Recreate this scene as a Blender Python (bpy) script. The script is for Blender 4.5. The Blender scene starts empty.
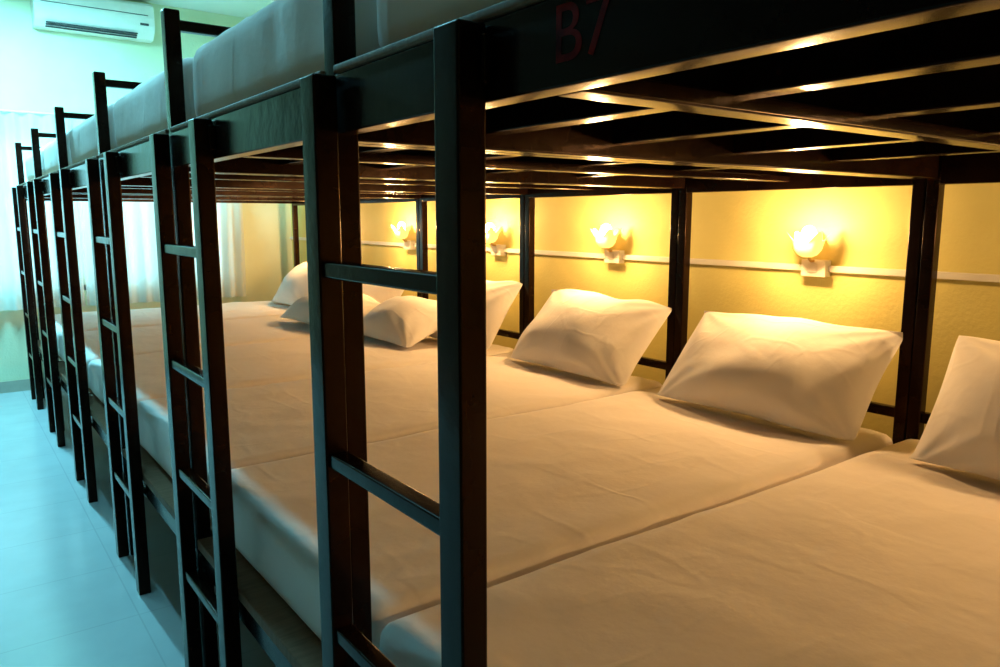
import bpy, bmesh, math, random
from mathutils import Vector, Matrix, noise
random.seed(4)
scene = bpy.context.scene
COL = scene.collection
scene.view_settings.view_transform = 'Standard'

# ---------------------------------------------------------------- materials
def new_mat(name):
    m = bpy.data.materials.new(name); m.use_nodes = True
    nt = m.node_tree
    return m, nt, nt.nodes['Principled BSDF']

def mat_basic(name, col, rough=0.5, col2=None, scale=6.0, bump=0.0, bscale=40.0, metallic=0.0, spec=0.5, detail=4.0, stretch=None, tint=None):
    m, nt, b = new_mat(name)
    b.inputs['Base Color'].default_value = (*col, 1)
    b.inputs['Roughness'].default_value = rough
    b.inputs['Metallic'].default_value = metallic
    b.inputs['Specular IOR Level'].default_value = spec
    if tint: b.inputs['Specular Tint'].default_value = (*tint, 1)
    tc = nt.nodes.new('ShaderNodeTexCoord')
    src = tc.outputs['Object']
    if stretch:
        mp = nt.nodes.new('ShaderNodeMapping'); mp.inputs['Scale'].default_value = stretch
        nt.links.new(src, mp.inputs['Vector']); src = mp.outputs['Vector']
    if col2:
        n = nt.nodes.new('ShaderNodeTexNoise'); n.inputs['Scale'].default_value = scale; n.inputs['Detail'].default_value = detail
        r = nt.nodes.new('ShaderNodeValToRGB')
        r.color_ramp.elements[0].color = (*col, 1); r.color_ramp.elements[1].color = (*col2, 1)
        r.color_ramp.elements[0].position = 0.35; r.color_ramp.elements[1].position = 0.68
        nt.links.new(src, n.inputs['Vector']); nt.links.new(n.outputs['Fac'], r.inputs['Fac'])
        nt.links.new(r.outputs['Color'], b.inputs['Base Color'])
    if bump:
        n2 = nt.nodes.new('ShaderNodeTexNoise'); n2.inputs['Scale'].default_value = bscale; n2.inputs['Detail'].default_value = 5
        bp = nt.nodes.new('ShaderNodeBump'); bp.inputs['Strength'].default_value = bump; bp.inputs['Distance'].default_value = 0.02
        nt.links.new(src, n2.inputs['Vector']); nt.links.new(n2.outputs['Fac'], bp.inputs['Height'])
        nt.links.new(bp.outputs['Normal'], b.inputs['Normal'])
    return m

def mat_cloth(name, col, col2, crease=.5, cscale=2.6, fine=.15):
    """cotton with faint long creases (ridged noise, two directions) + fine unevenness"""
    m, nt, b = new_mat(name)
    b.inputs['Roughness'].default_value = .85; b.inputs['Specular IOR Level'].default_value = .15
    tc = nt.nodes.new('ShaderNodeTexCoord')
    oi = nt.nodes.new('ShaderNodeObjectInfo')
    ad = nt.nodes.new('ShaderNodeVectorMath'); ad.operation = 'ADD'
    nt.links.new(tc.outputs['Object'], ad.inputs[0]); nt.links.new(oi.outputs['Random'], ad.inputs[1])
    n = nt.nodes.new('ShaderNodeTexNoise'); n.inputs['Scale'].default_value = 3
    r = nt.nodes.new('ShaderNodeValToRGB'); r.color_ramp.elements[0].color = (*col, 1); r.color_ramp.elements[1].color = (*col2, 1)
    nt.links.new(ad.outputs[0], n.inputs['Vector']); nt.links.new(n.outputs['Fac'], r.inputs['Fac']); nt.links.new(r.outputs['Color'], b.inputs['Base Color'])
    prev = None
    for (rz, sx, sy) in ((.5, 1.0, 2.6), (-.7, 2.2, .9)):
        mp = nt.nodes.new('ShaderNodeMapping'); mp.inputs['Rotation'].default_value = (0, 0, rz); mp.inputs['Scale'].default_value = (sx, sy, 1.3)
        nt.links.new(ad.outputs[0], mp.inputs['Vector'])
        c = nt.nodes.new('ShaderNodeTexNoise'); c.inputs['Scale'].default_value = cscale; c.inputs['Detail'].default_value = 2.0; c.inputs['Distortion'].default_value = .15
        nt.links.new(mp.outputs[0], c.inputs['Vector'])
        s = nt.nodes.new('ShaderNodeMath'); s.operation = 'SUBTRACT'; s.inputs[1].default_value = .5
        a = nt.nodes.new('ShaderNodeMath'); a.operation = 'ABSOLUTE'
        mr = nt.nodes.new('ShaderNodeMapRange'); mr.inputs['From Min'].default_value = 0; mr.inputs['From Max'].default_value = .05; mr.inputs['To Min'].default_value = 1; mr.inputs['To Max'].default_value = 0
        mr.interpolation_type = 'SMOOTHSTEP'
        nt.links.new(c.outputs['Fac'], s.inputs[0]); nt.links.new(s.outputs[0], a.inputs[0]); nt.links.new(a.outputs[0], mr.inputs['Value'])
        bp = nt.nodes.new('ShaderNodeBump'); bp.inputs['Strength'].default_value = crease; bp.inputs['Distance'].default_value = .004
        nt.links.new(mr.outputs['Result'], bp.inputs['Height'])
        if prev: nt.links.new(prev.outputs['Normal'], bp.inputs['Normal'])
        prev = bp
    f = nt.nodes.new('ShaderNodeTexNoise'); f.inputs['Scale'].default_value = 9; f.inputs['Detail'].default_value = 4
    nt.links.new(ad.outputs[0], f.inputs['Vector'])
    b2 = nt.nodes.new('ShaderNodeBump'); b2.inputs['Strength'].default_value = fine; b2.inputs['Distance'].default_value = .02
    nt.links.new(f.outputs['Fac'], b2.inputs['Height']); nt.links.new(prev.outputs['Normal'], b2.inputs['Normal'])
    nt.links.new(b2.outputs['Normal'], b.inputs['Normal'])
    return m

M_METAL = mat_basic('dark_painted_steel', (0.0055, 0.0022, 0.0016), 0.20, (0.011, 0.005, 0.0032), 9, 0.05, 18, spec=0.2, tint=(1.0, .62, .45))
M_PLY = mat_basic('plywood', (0.27, 0.16, 0.10), 0.6, (0.20, 0.12, 0.07), 12, 0.1, 60, stretch=(1, 6, 1), spec=.2)
M_PLYDARK = mat_basic('stained_plywood', (0.050, 0.026, 0.016), 0.5, (0.028, 0.015, 0.010), 8, 0.1, 50, stretch=(1, 6, 1), spec=.3)
M_SHEET = mat_cloth('cotton_sheet', (0.90, 0.83, 0.78), (0.87, 0.80, 0.75), crease=.19, cscale=1.6, fine=.20)
M_PILLOW = mat_cloth('pillow_cotton', (0.92, 0.87, 0.82), (0.89, 0.84, 0.79), crease=.16, cscale=2.4, fine=.14)
M_WALL = mat_basic('yellow_plaster', (0.73, 0.65, 0.23), 0.7, (0.65, 0.57, 0.19), 2.5, 0.12, 60, spec=0.3)
M_WALLFAR = mat_basic('pale_green_plaster', (0.74, 0.75, 0.52), 0.7, (0.68, 0.69, 0.46), 2.5, 0.10, 60, spec=0.3)
M_WALLLEFT = mat_basic('unseen_wall_dark_brown', (0.16, 0.10, 0.06), 0.6, (0.11, 0.07, 0.04), 3, 0.10, 30, spec=0.2, stretch=(1, 8, 1))  # unseen wall, made dark brown to cut cyan bounce onto the bed frames
M_CEIL = mat_basic('white_ceiling', (0.75, 0.77, 0.72), 0.8, (0.70, 0.72, 0.68), 2, 0.05, 60)
M_TRIM = mat_basic('white_plastic', (0.78, 0.75, 0.66), 0.4, (0.72, 0.69, 0.6), 8)
M_RED = mat_basic('red_paint', (0.26, 0.010, 0.006), 0.7, (0.03, 0.003, 0.003), 24, spec=.05)
M_BRASS = mat_basic('brass', (0.55, 0.38, 0.14), 0.3, (0.45, 0.3, 0.1), 20, metallic=1.0)
M_SKIRT = mat_basic('tile_skirting', (0.45, 0.42, 0.34), 0.3, (0.38, 0.35, 0.28), 10)
M_GREY = mat_basic('dark_plastic', (0.03, 0.035, 0.04), 0.5, (0.05, 0.05, 0.055), 10)

# floor tiles
m, nt, b = new_mat('floor_tiles'); M_FLOOR = m
tc = nt.nodes.new('ShaderNodeTexCoord')
br = nt.nodes.new('ShaderNodeTexBrick'); br.offset = 0.0
br.inputs['Scale'].default_value = 1.0; br.inputs['Brick Width'].default_value = 0.5; br.inputs['Row Height'].default_value = 0.5
br.inputs['Mortar Size'].default_value = 0.003
br.inputs['Color1'].default_value = (0.50, 0.56, 0.58, 1); br.inputs['Color2'].default_value = (0.49, 0.55, 0.57, 1)
br.inputs['Mortar'].default_value = (0.43, 0.48, 0.50, 1)
ns = nt.nodes.new('ShaderNodeTexNoise'); ns.inputs['Scale'].default_value = 5; ns.inputs['Detail'].default_value = 6
mx = nt.nodes.new('ShaderNodeMixRGB'); mx.blend_type = 'MULTIPLY'; mx.inputs['Fac'].default_value = 0.2
nt.links.new(tc.outputs['Object'], br.inputs['Vector']); nt.links.new(tc.outputs['Object'], ns.inputs['Vector'])
nt.links.new(br.outputs['Color'], mx.inputs['Color1']); nt.links.new(ns.outputs['Fac'], mx.inputs['Color2'])
nt.links.new(mx.outputs['Color'], b.inputs['Base Color'])
b.inputs['Roughness'].default_value = 0.2

# curtain: partly translucent cloth
m, nt, b = new_mat('curtain_cloth'); M_CURT = m
b.inputs['Base Color'].default_value = (0.74, 0.74, 0.66, 1); b.inputs['Roughness'].default_value = 0.9
tr = nt.nodes.new('ShaderNodeBsdfTranslucent'); tr.inputs['Color'].default_value = (0.7, 0.78, 0.78, 1)
mix = nt.nodes.new('ShaderNodeMixShader'); mix.inputs['Fac'].default_value = 0.35
nz = nt.nodes.new('ShaderNodeTexNoise'); nz.inputs['Scale'].default_value = 80
bp = nt.nodes.new('ShaderNodeBump'); bp.inputs['Strength'].default_value = 0.1
nt.links.new(nz.outputs['Fac'], bp.inputs['Height']); nt.links.new(bp.outputs['Normal'], b.inputs['Normal'])
out = nt.nodes['Material Output']
nt.links.new(b.outputs[0], mix.inputs[1]); nt.links.new(tr.outputs[0], mix.inputs[2]); nt.links.new(mix.outputs[0], out.inputs[0])

def mat_emit(name, col, strength):
    m, nt, b = new_mat(name)
    b.inputs['Base Color'].default_value = (*col, 1)
    b.inputs['Emission Color'].default_value = (*col, 1)
    b.inputs['Emission Strength'].default_value = strength
    return m
M_BULB = mat_emit('glowing_bulb', (1.0, 0.80, 0.45), 60)
M_SHADE = mat_emit('glowing_glass_shade', (1.0, 0.55, 0.14), 1.8)
M_TUBE = mat_emit('fluorescent_tube', (0.55, 0.95, 1.0), 12)
M_SKYPANE = mat_emit('daylit_pane', (0.45, 0.88, 1.0), 4.5)

# ---------------------------------------------------------------- mesh helpers
def add_box(bm, a, b_, mi=0):
    x0, y0, z0 = a; x1, y1, z1 = b_
    vs = [bm.verts.new(p) for p in [(x0,y0,z0),(x1,y0,z0),(x1,y1,z0),(x0,y1,z0),(x0,y0,z1),(x1,y0,z1),(x1,y1,z1),(x0,y1,z1)]]
    for f in [(0,3,2,1),(4,5,6,7),(0,1,5,4),(1,2,6,5),(2,3,7,6),(3,0,4,7)]:
        fc = bm.faces.new([vs[i] for i in f]); fc.material_index = mi

def finish(bm, name, mats, smooth=False, bevel=0, parent=None, normals=True):
    me = bpy.data.meshes.new(name)
    if normals: bmesh.ops.recalc_face_normals(bm, faces=bm.faces[:])
    bm.to_mesh(me); bm.free()
    for mm in mats: me.materials.append(mm)
    if smooth:
        for p in me.polygons: p.use_smooth = True
    ob = bpy.data.objects.new(name, me); COL.objects.link(ob)
    if bevel:
        bv = ob.modifiers.new('bevel', 'BEVEL'); bv.width = bevel; bv.segments = 2; bv.limit_method = 'ANGLE'
        for p in me.polygons: p.use_smooth = True
        wn = ob.modifiers.new('wn', 'WEIGHTED_NORMAL')
    if parent: ob.parent = parent
    return ob

def empty(name, loc=(0,0,0)):
    e = bpy.data.objects.new(name, None); e.location = loc; e.empty_display_size = 0.1; COL.objects.link(e); return e

# ---------------------------------------------------------------- room
WX, FY, CZ = 3.0, 7.72, 3.42
LX, BY = -1.9, -2.6
def room_box(name, a, b_, mat):
    bm = bmesh.new(); add_box(bm, a, b_); return finish(bm, name, [mat])
room_box('floor', (LX-.1, BY-.1, -0.1), (WX+.1, FY+.1, 0), M_FLOOR)
room_box('ceiling', (LX-.1, BY-.1, CZ), (WX+.1, FY+.1, CZ+.1), M_CEIL)
room_box('wall_right', (WX, BY-.1, 0), (WX+.1, FY+.1, CZ), M_WALL)
room_box('wall_left', (LX-.1, BY-.1, 0), (LX, FY+.1, CZ), M_WALLLEFT)
room_box('wall_back', (LX, BY-.1, 0), (WX, BY, CZ), M_WALL)
bm = bmesh.new()
wx0, wx1, wz0, wz1 = -0.2, 2.3, 0.85, 2.2
add_box(bm, (LX, FY, 0), (wx0, FY+.1, CZ)); add_box(bm, (wx1, FY, 0), (WX, FY+.1, CZ))
add_box(bm, (wx0, FY, 0), (wx1, FY+.1, wz0)); add_box(bm, (wx0, FY, wz1), (wx1, FY+.1, CZ))
finish(bm, 'wall_far', [M_WALLFAR])
bm = bmesh.new()
for i in range(5):
    x = wx0 + (wx1-wx0-0.05)*i/4
    add_box(bm, (x, FY+.02, wz0), (x+.05, FY+.07, wz1))
add_box(bm, (wx0, FY+.02, wz0), (wx1, FY+.07, wz0+.05)); add_box(bm, (wx0, FY+.02, wz1-.05), (wx1, FY+.07, wz1))
add_box(bm, (wx0, FY+.045, wz0), (wx1, FY+.05, wz1), 1)
finish(bm, 'window_1', [M_TRIM, M_SKYPANE])
bm = bmesh.new(); add_box(bm, (WX-.012, BY, 0), (WX, FY, .1)); finish(bm, 'baseboard_right', [M_SKIRT])
bm = bmesh.new(); add_box(bm, (LX, FY-.012, 0), (WX-.012, FY, .1)); finish(bm, 'baseboard_far', [M_SKIRT])
bm = bmesh.new(); add_box(bm, (LX, BY, 0), (LX+.012, FY-.012, .1)); finish(bm, 'baseboard_left', [M_SKIRT])
bm = bmesh.new(); add_box(bm, (WX-.02, BY, 1.275), (WX, FY, 1.302)); finish(bm, 'trim_1', [M_TRIM], bevel=.003)

# curtain
def curtain(x0, x1, z0, z1, y):
    bm = bmesh.new(); nx = int((x1-x0)*90); nz = 24; rows = []
    for j in range(nz+1):
        t = j/nz; row = []
        for i in range(nx+1):
            x = x0+(x1-x0)*i/nx
            a = 0.016+0.014*(1-t)
            d = a*math.sin(x*2*math.pi/0.13 + 1.8*noise.noise(Vector((x*3, 0, t*.8)))) + 0.025*noise.noise(Vector((x*4, t*2, 3)))
            row.append(bm.verts.new((x, y+d, z0+(z1-z0)*t)))
        rows.append(row)
    for j in range(nz):
        for i in range(nx):
            bm.faces.new((rows[j][i], rows[j][i+1], rows[j+1][i+1], rows[j+1][i]))
    return finish(bm, 'drape', [M_CURT], smooth=True)
cur = empty('curtain', (1.0, FY-.08, 2.36))
for k, (a, b_) in enumerate([(-0.35, 1.03), (1.05, 2.47)]):
    o = curtain(a, b_, 0.72, 2.36, FY-.09)
    o.name = 'drape_%d' % (k+1); o.parent = cur; o.matrix_parent_inverse = Matrix.Translation(cur.location).inverted()
bm = bmesh.new()
bmesh.ops.create_cone(bm, segments=12, radius1=.012, radius2=.012, depth=3.0, cap_ends=True, matrix=Matrix.Translation((1.06, FY-.09, 2.37)) @ Matrix.Rotation(math.pi/2, 4, 'Y'))
for xx in (-.4, 1.05, 2.5): add_box(bm, (xx-.01, FY-.1, 2.36), (xx+.01, FY, 2.39))
o = finish(bm, 'rod', [M_TRIM]); o.parent = cur; o.matrix_parent_inverse = Matrix.Translation(cur.location).inverted()

# air conditioner
def aircon():
    bm = bmesh.new()
    prof = [(0, 0.0), (0.0, 0.30), (-0.16, 0.30), (-0.20, 0.27), (-0.215, 0.20), (-0.215, 0.10), (-0.19, 0.05), (-0.12, 0.0)]
    x0, x1 = 0.82, 1.74; Z = 3.07
    L = [bm.verts.new((x0, FY+y, Z+z)) for y, z in prof]; R = [bm.verts.new((x1, FY+y, Z+z)) for y, z in prof]
    n = len(prof)
    for i in range(n): bm.faces.new((L[i], L[(i+1) % n], R[(i+1) % n], R[i]))
    bm.faces.new(L[::-1]); bm.faces.new(R)
    add_box(bm, (x0+.05, FY-.222, Z+.185), (x1-.05, FY-.214, Z+.190), 1)
    for k in range(3): add_box(bm, (x0+.08, FY-.20+.03*k, Z+.025-.012*k), (x1-.14, FY-.18+.03*k, Z+.035-.012*k), 1)
    add_box(bm, (x1-.12, FY-.221, Z+.10), (x1-.05, FY-.213, Z+.12), 1)
    return finish(bm, 'air_conditioner', [M_TRIM, M_GREY], bevel=.006)
aircon()

# ---------------------------------------------------------------- bunk beds
S = [-1.11, 0.09, 1.315, 2.44, 3.62, 4.86, 6.10, 7.32]
XF, XB = 0.58, 2.90
RZ0, RZ1 = 1.645, 1.745
def text_child(parent, body, y, z):
    cu = bpy.data.curves.new('number', 'FONT'); cu.body = body; cu.size = 0.09; cu.extrude = 0.0003; cu.align_x = 'CENTER'
    cu.materials.append(M_RED)
    o = bpy.data.objects.new('painted_number', cu); COL.objects.link(o)
    o.rotation_euler = (math.pi/2, 0, -math.pi/2); o.location = (XF-.0006, y, z); o.parent = parent

def bunk(i):
    y0, y1 = S[i]+.002, S[i+1]-.002
    bm = bmesh.new(); w = .045
    B = lambda a, b_, m=0: add_box(bm, a, b_, m)
    if i == 0: B((XF, y0, 0), (XF+w, y0+w, 2.09))
    B((XF+.002, y1-w, 0), (XF+w, y1, 2.09))
    B((XB-w, y0, 0), (XB, y0+w, 2.09)); B((XB-w, y1-w, 0), (XB, y1, 2.09))
    # upper frame
    B((XF, y0, RZ0), (XF+.04, y1-w-.001, RZ1))
    B((XB-.05, y0+w, RZ0-.03), (XB-.005, y1-w, RZ1))
    B((XF+.04, y0, RZ0-.01), (XB-.05, y0+.04, RZ1-.01)); B((XF+.046, y1-.04, RZ0-.01), (XB-.05, y1, RZ1-.01))
    for x in (0.90, 1.26, 1.70, 2.16):
        B((x, y0+.04, RZ1-.08), (x+.05, y1-.04, RZ1-.014))
    ym = (y0+y1)/2
    B((XF+.04, ym-.025, RZ0+.0), (XB-.05, ym+.025, RZ1-.075))
    B((XF-.004, y0, RZ1), (XB-.003, y1-w-.003, RZ1+.014), 1)
    B((XF+.04, y0+.04, RZ1-.014), (XB-.05, y1-.04, RZ1-.001), 2)
    # guard rails
    B((XF+w, y1-.035, 2.035), (XB-w, y1-.005, 2.065)); B((XB-w+.005, y0+w, 2.035), (XB-.01, y1-w, 2.065))
    if i == 0: B((XF+w, y0+.005, 2.035), (XB-w, y0+.035, 2.065))
    # lower frame
    B((XF+.005, y0, .40), (XF+.045, y1-w-.001, .465)); B((XB-.045, y0+w, .40), (XB, y1-w, .465))
    B((XF+.045, y0, .42), (XB-.045, y0+.04, .465)); B((XF+.046, y1-.04, .42), (XB-.045, y1, .465))
    for x in (1.0, 1.45, 1.9, 2.35): B((x, y0+.04, .42), (x+.04, y1-.04, .464))
    B((XF+.0, y0, .466), (XB-.003, y1-w-.003, .499), 1)
    B((XB-.035, y0+w, .75), (XB-.005, y1-w, .79))
    # ladder
    lx0, lx1 = XF-.047, XF-.003
    lw = .058; top = 1.74
    ya = y1-.475; yb = y1-.035
    if i >= 2: ya += .04; yb += .025
    for yy in (ya, yb): B((lx0, yy-lw/2, 0), (lx1, yy+lw/2, top))
    for z in (1.41, 1.065, .725, .39): B((lx0+.006, ya+lw/2, z-.014), (lx1-.004, yb-lw/2, z+.014))
    B((lx0+.03, ya-lw/2-.012, RZ0+.02), (XF+.001, ya+lw/2+.012, RZ1-.02))
    ob = finish(bm, 'bunk_bed', [M_METAL, M_PLY, M_PLYDARK], bevel=.004)
    if i == 1: text_child(ob, 'B7', (y0+y1)/2-.065, RZ0+.026)
    return ob
for i in range(7): bunk(i)

# ---------------------------------------------------------------- mattresses
def rounded_slab(name, c0, c1, r, mat, seed=0, wr=.006):
    cx = [(c0[k]+c1[k])/2 for k in range(3)]; h = [(c1[k]-c0[k])/2 for k in range(3)]
    step = .03
    bm = bmesh.new()
    n = [max(4, int(2*h[k]/step)) for k in range(3)]; n[2] = 8
    for ax in range(3):
        u, v = [k for k in range(3) if k != ax]
        for sgn in (-1, 1):
            g = {}
            for a in range(n[u]+1):
                for b_ in range(n[v]+1):
                    p = [0, 0, 0]; p[ax] = sgn*h[ax]; p[u] = -h[u]+2*h[u]*a/n[u]; p[v] = -h[v]+2*h[v]*b_/n[v]
                    q = [max(-(h[k]-r), min(h[k]-r, p[k])) for k in range(3)]
                    d = Vector([p[k]-q[k] for k in range(3)])
                    if d.length > 0: d = d.normalized()*r
                    g[a, b_] = bm.verts.new(Vector(q)+d)
            for a in range(n[u]):
                for b_ in range(n[v]):
                    bm.faces.new((g[a, b_], g[a+1, b_], g[a+1, b_+1], g[a, b_+1]))
    bmesh.ops.remove_doubles(bm, verts=bm.verts[:], dist=1e-4)
    bm.normal_update()
    for vtx in bm.verts:
        P = vtx.co.copy(); N = vtx.normal
        W = P+Vector((seed*7.3, seed*3.1, 0))
        f = noise.noise(Vector((W.x*2.2, W.y*3.5, W.z*2)))*1.0 + .5*noise.noise(Vector((W.x*7+W.y*3, W.y*9-W.x*2, W.z*6)))
        ridge = 1-abs(noise.noise(Vector((W.x*1.6+W.y*2.4, W.y*2-W.x, 5+W.z))))*4
        f += max(0, ridge)*.8
        if P.z > -h[2]+.02:
            vtx.co += Vector((0, 0, 1))*f*wr*max(0, N.z) + Vector((N.x, N.y, 0))*f*wr*.8
    for vtx in bm.verts: vtx.co += Vector(cx)
    return finish(bm, name, [mat], smooth=True)

for i in range(7):
    y0, y1 = S[i]+.012, S[i+1]-.014
    rounded_slab('mattress', (XF+.055, y0, .502), (XB-.065, y1, .702), .045, M_SHEET, seed=i+1, wr=.0055)
    rounded_slab('mattress', (XF+.052, y0+.004, 1.762), (XB-.065, y1-.05, 1.985), .05, M_SHEET, seed=i+11, wr=.006)

# ---------------------------------------------------------------- pillows
def pillow(cx, cy, cz, W=.90, H=.52, T=.255, tilt=52, yaw=0, roll=0, seed=0, sag=.5, floor_z=.709):
    bm = bmesh.new(); n = 60; m_ = 40
    top = {}; bot = {}
    for a in range(n+1):
        for b_ in range(m_+1):
            u = math.sin((-1+2*a/n)*math.pi/2*.96)/math.sin(math.pi/2*.96); v = math.sin((-1+2*b_/m_)*math.pi/2*.96)/math.sin(math.pi/2*.96)
            wob = .034*noise.noise(Vector((u*1.9, 1.5*(1 if v > 0 else -1), seed*2.7)))*abs(v)
            cr = 1-.02*(abs(u)*abs(v))**5
            X = u*W/2*(1-.04*(1-v*v))*cr; Y = v*H/2*(1-.06*(1-u*u))*cr+wob*(1 if v > 0 else .4)
            t = max(0, (1-abs(u)**2.3)*(1-abs(v)**2.1))**.62
            t *= 1-sag*.30*v
            nn = noise.noise(Vector((u*1.2+seed*5, v*1.0, seed)))
            cd_ = math.hypot(abs(u)-1, abs(v)-1)
            ang = math.atan2(1.02-abs(v), 1.02-abs(u))
            wrk = math.sin(ang*13+seed*1.7+math.copysign(1, u)+2*math.copysign(1, v))*max(0, 1-1.1*cd_)*min(1, cd_*4)
            gath = math.sin(u*17+3.5*noise.noise(Vector((u*2, v, seed))))*max(0, abs(v)-.40)*1.6*(.5+noise.noise(Vector((u*2.5, v, seed+4))))
            fold = noise.noise(Vector((u*3.0+seed, v*1.5+u, 2)))
            d = (nn*.015+wrk*.009+fold*.007+gath*.006)*min(1, t*1.6)
            zz = T/2*t
            bend = -.02*(u*u) + .012*nn
            top[a, b_] = bm.verts.new((X, Y, zz+d+bend))
            if a in (0, n) or b_ in (0, m_): bot[a, b_] = top[a, b_]
            else: bot[a, b_] = bm.verts.new((X, Y, -zz*.55+d*.4+bend))
    for a in range(n):
        for b_ in range(m_):
            bm.faces.new((top[a, b_], top[a+1, b_], top[a+1, b_+1], top[a, b_+1]))
            bm.faces.new((bot[a, b_], bot[a, b_+1], bot[a+1, b_+1], bot[a+1, b_]))
    th = math.radians(tilt)
    R = Matrix(((0, math.cos(th), -math.sin(th)), (-1, 0, 0), (0, math.sin(th), math.cos(th)))).to_4x4()
    MW = Matrix.Translation((cx, cy, cz)) @ Matrix.Rotation(math.radians(yaw), 4, 'Z') @ R @ Matrix.Rotation(math.radians(roll), 4, 'Z')
    for vtx in bm.verts:
        p = MW @ vtx.co
        if p.z < floor_z+.02: p.z = floor_z + max(0, (p.z-floor_z+.06))*.25
        if p.x > XB-.05: p.x = XB-.05-.1*min(.1, p.x-XB+.05)
        vtx.co = p-Vector((cx, cy, cz))
    ob = finish(bm, 'pillow', [M_PILLOW], smooth=True)
    ob.location = (cx, cy, cz)
    sb = ob.modifiers.new('sub', 'SUBSURF'); sb.levels = 1; sb.render_levels = 1
    return ob
pillow(2.64, 0.70, .90, seed=1, tilt=54)
pillow(2.68, 1.80, .90, seed=2, tilt=47, W=.93, roll=1)
pillow(2.69, 2.91, .90, seed=3, tilt=49, W=.92, roll=-1.5)
pillow(2.70, 4.00, .91, seed=4, tilt=56, W=.76)
pillow(2.44, 4.38, .835, seed=5, tilt=26, W=.84, T=.26, H=.5)
pillow(2.68, 5.32, .91, seed=6, tilt=54, W=.85)
pillow(2.34, 5.24, .82, seed=7, tilt=14, W=.98, T=.28)
pillow(2.66, 6.6, .90, seed=8, tilt=48, W=.9)
pillow(2.66, -.5, .90, seed=9, tilt=48, W=.9)
for i in range(7):
    pillow(2.45, (S[i]+S[i+1])/2, 2.08, seed=20+i, tilt=6, W=.85, T=.2, floor_z=1.995)

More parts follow.
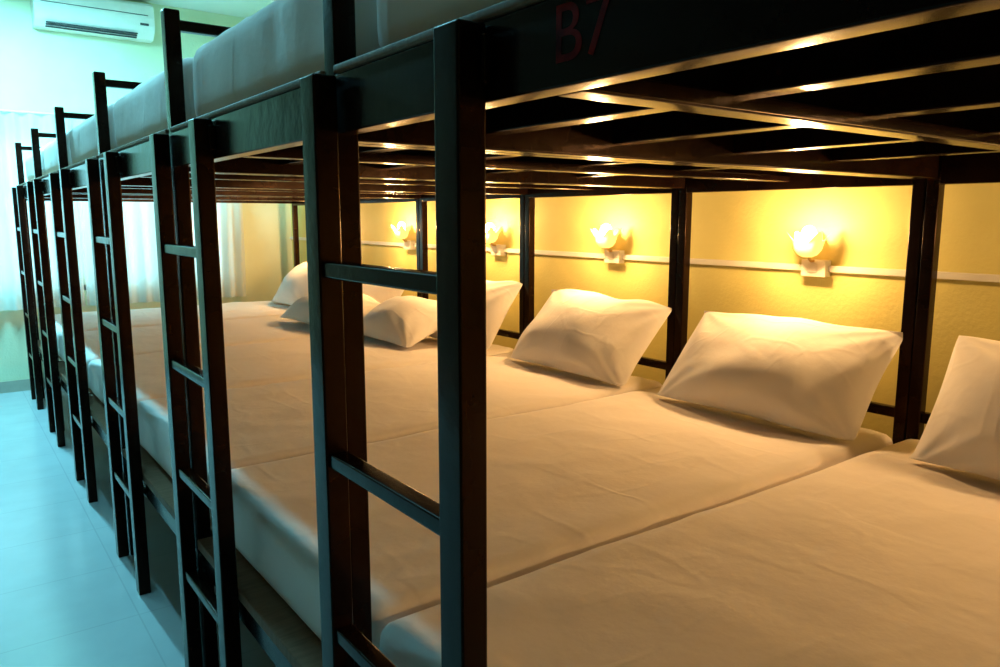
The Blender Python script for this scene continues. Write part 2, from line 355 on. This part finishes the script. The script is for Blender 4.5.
# ---------------------------------------------------------------- wall lamps
def lamp(y, on=True, power=26):
    e = empty('wall_lamp', (WX, y, 1.29))
    def par(o): o.parent = e; o.matrix_parent_inverse = Matrix.Translation(e.location).inverted(); return o
    bm = bmesh.new()
    add_box(bm, (WX-.045, y-.055, 1.255), (WX-.0005, y+.055, 1.325))
    add_box(bm, (WX-.05, y-.02, 1.272), (WX-.045, y+.02, 1.308))
    par(finish(bm, 'switch_box', [M_TRIM], bevel=.005))
    cu = bpy.data.curves.new('arm', 'CURVE'); cu.dimensions = '3D'; cu.bevel_depth = .006; cu.bevel_resolution = 3
    sp = cu.splines.new('BEZIER'); sp.bezier_points.add(2)
    for p, c in zip(sp.bezier_points, [(WX-.04, y, 1.32), (WX-.07, y, 1.325), (WX-.08, y, 1.345)]):
        p.co = c; p.handle_left_type = p.handle_right_type = 'AUTO'
    cu.materials.append(M_BRASS)
    o = bpy.data.objects.new('arm', cu); COL.objects.link(o); par(o)
    bm = bmesh.new(); prof = [(.018, 0), (.036, .008), (.050, .026), (.055, .048), (.060, .068), (.076, .086)]
    seg = 48; rings = []
    for j, (r, z) in enumerate(prof):
        ring = []
        for k in range(seg):
            a = 2*math.pi*k/seg; rr = r*(1+.16*(j/5)*math.cos(6*a)); zz = z+.020*(j/5)**2*math.cos(6*a)
            ring.append(bm.verts.new((WX-.090+rr*math.cos(a), y+rr*math.sin(a), 1.338+zz)))
        rings.append(ring)
    for j in range(len(rings)-1):
        for k in range(seg):
            bm.faces.new((rings[j][k], rings[j][(k+1) % seg], rings[j+1][(k+1) % seg], rings[j+1][k]))
    bm.faces.new(rings[0])
    par(finish(bm, 'glass_shade', [M_SHADE if on else M_TRIM], smooth=True))
    bm = bmesh.new(); bmesh.ops.create_uvsphere(bm, u_segments=16, v_segments=12, radius=.031, matrix=Matrix.Translation((WX-.090, y, 1.428)) @ Matrix.Diagonal((1, 1, 1.25, 1)))
    par(finish(bm, 'bulb', [M_BULB if on else M_TRIM], smooth=True))
    if on:
        li = bpy.data.lights.new('bulb_light', 'POINT'); li.energy = power; li.color = (1.0, .58, .23); li.shadow_soft_size = .03
        o = bpy.data.objects.new('bulb_light', li); COL.objects.link(o); o.location = (WX-.175, y, 1.42); par(o)
lamp(0.62, True, 8)  # unseen lamp, lit low to brighten the right wall
for y in (-.5, 1.79, 2.98, 4.05, 5.22, 6.6): lamp(y, power=(62 if y < 0 else 27))  # lamp at negative y is unseen, added overbright as warm fill for front beds

# ---------------------------------------------------------------- ceiling lights
def tube_light(x, y, power):
    e = empty('ceiling_light', (x, y, CZ))
    def par(o): o.parent = e; o.matrix_parent_inverse = Matrix.Translation(e.location).inverted()
    bm = bmesh.new(); add_box(bm, (x-.05, y-.62, CZ-.05), (x+.05, y+.62, CZ-.001))
    add_box(bm, (x-.02, y-.62, CZ-.09), (x+.02, y-.60, CZ-.05)); add_box(bm, (x-.02, y+.60, CZ-.09), (x+.02, y+.62, CZ-.05))
    par(finish(bm, 'housing', [M_TRIM], bevel=.005))
    bm = bmesh.new(); bmesh.ops.create_cone(bm, segments=16, radius1=.014, radius2=.014, depth=1.2, cap_ends=True, matrix=Matrix.Translation((x, y, CZ-.075)) @ Matrix.Rotation(math.pi/2, 4, 'X'))
    par(finish(bm, 'tube', [M_TUBE], smooth=False))
    li = bpy.data.lights.new('tube_glow', 'AREA'); li.shape = 'RECTANGLE'; li.size = .06; li.size_y = 1.2; li.energy = power; li.color = (.22, .79, 1.0)
    o = bpy.data.objects.new('tube_glow', li); COL.objects.link(o); o.location = (x, y, CZ-.1); par(o)
tube_light(0.38, 6.3, 200)
tube_light(0.34, 3.2, 28)

w = bpy.data.worlds.new('world'); scene.world = w; w.use_nodes = True
w.node_tree.nodes['Background'].inputs[0].default_value = (.3, .6, .7, 1); w.node_tree.nodes['Background'].inputs[1].default_value = .3

# ---------------------------------------------------------------- camera
cd = bpy.data.cameras.new('camera'); cam = bpy.data.objects.new('camera', cd); COL.objects.link(cam)
cd.lens = 27.36; cd.sensor_width = 36; cd.clip_start = .02
cam.location = (0, 0, 1.5); cam.rotation_euler = (math.radians(90-8.67), 0, math.radians(-36.45))
scene.camera = cam
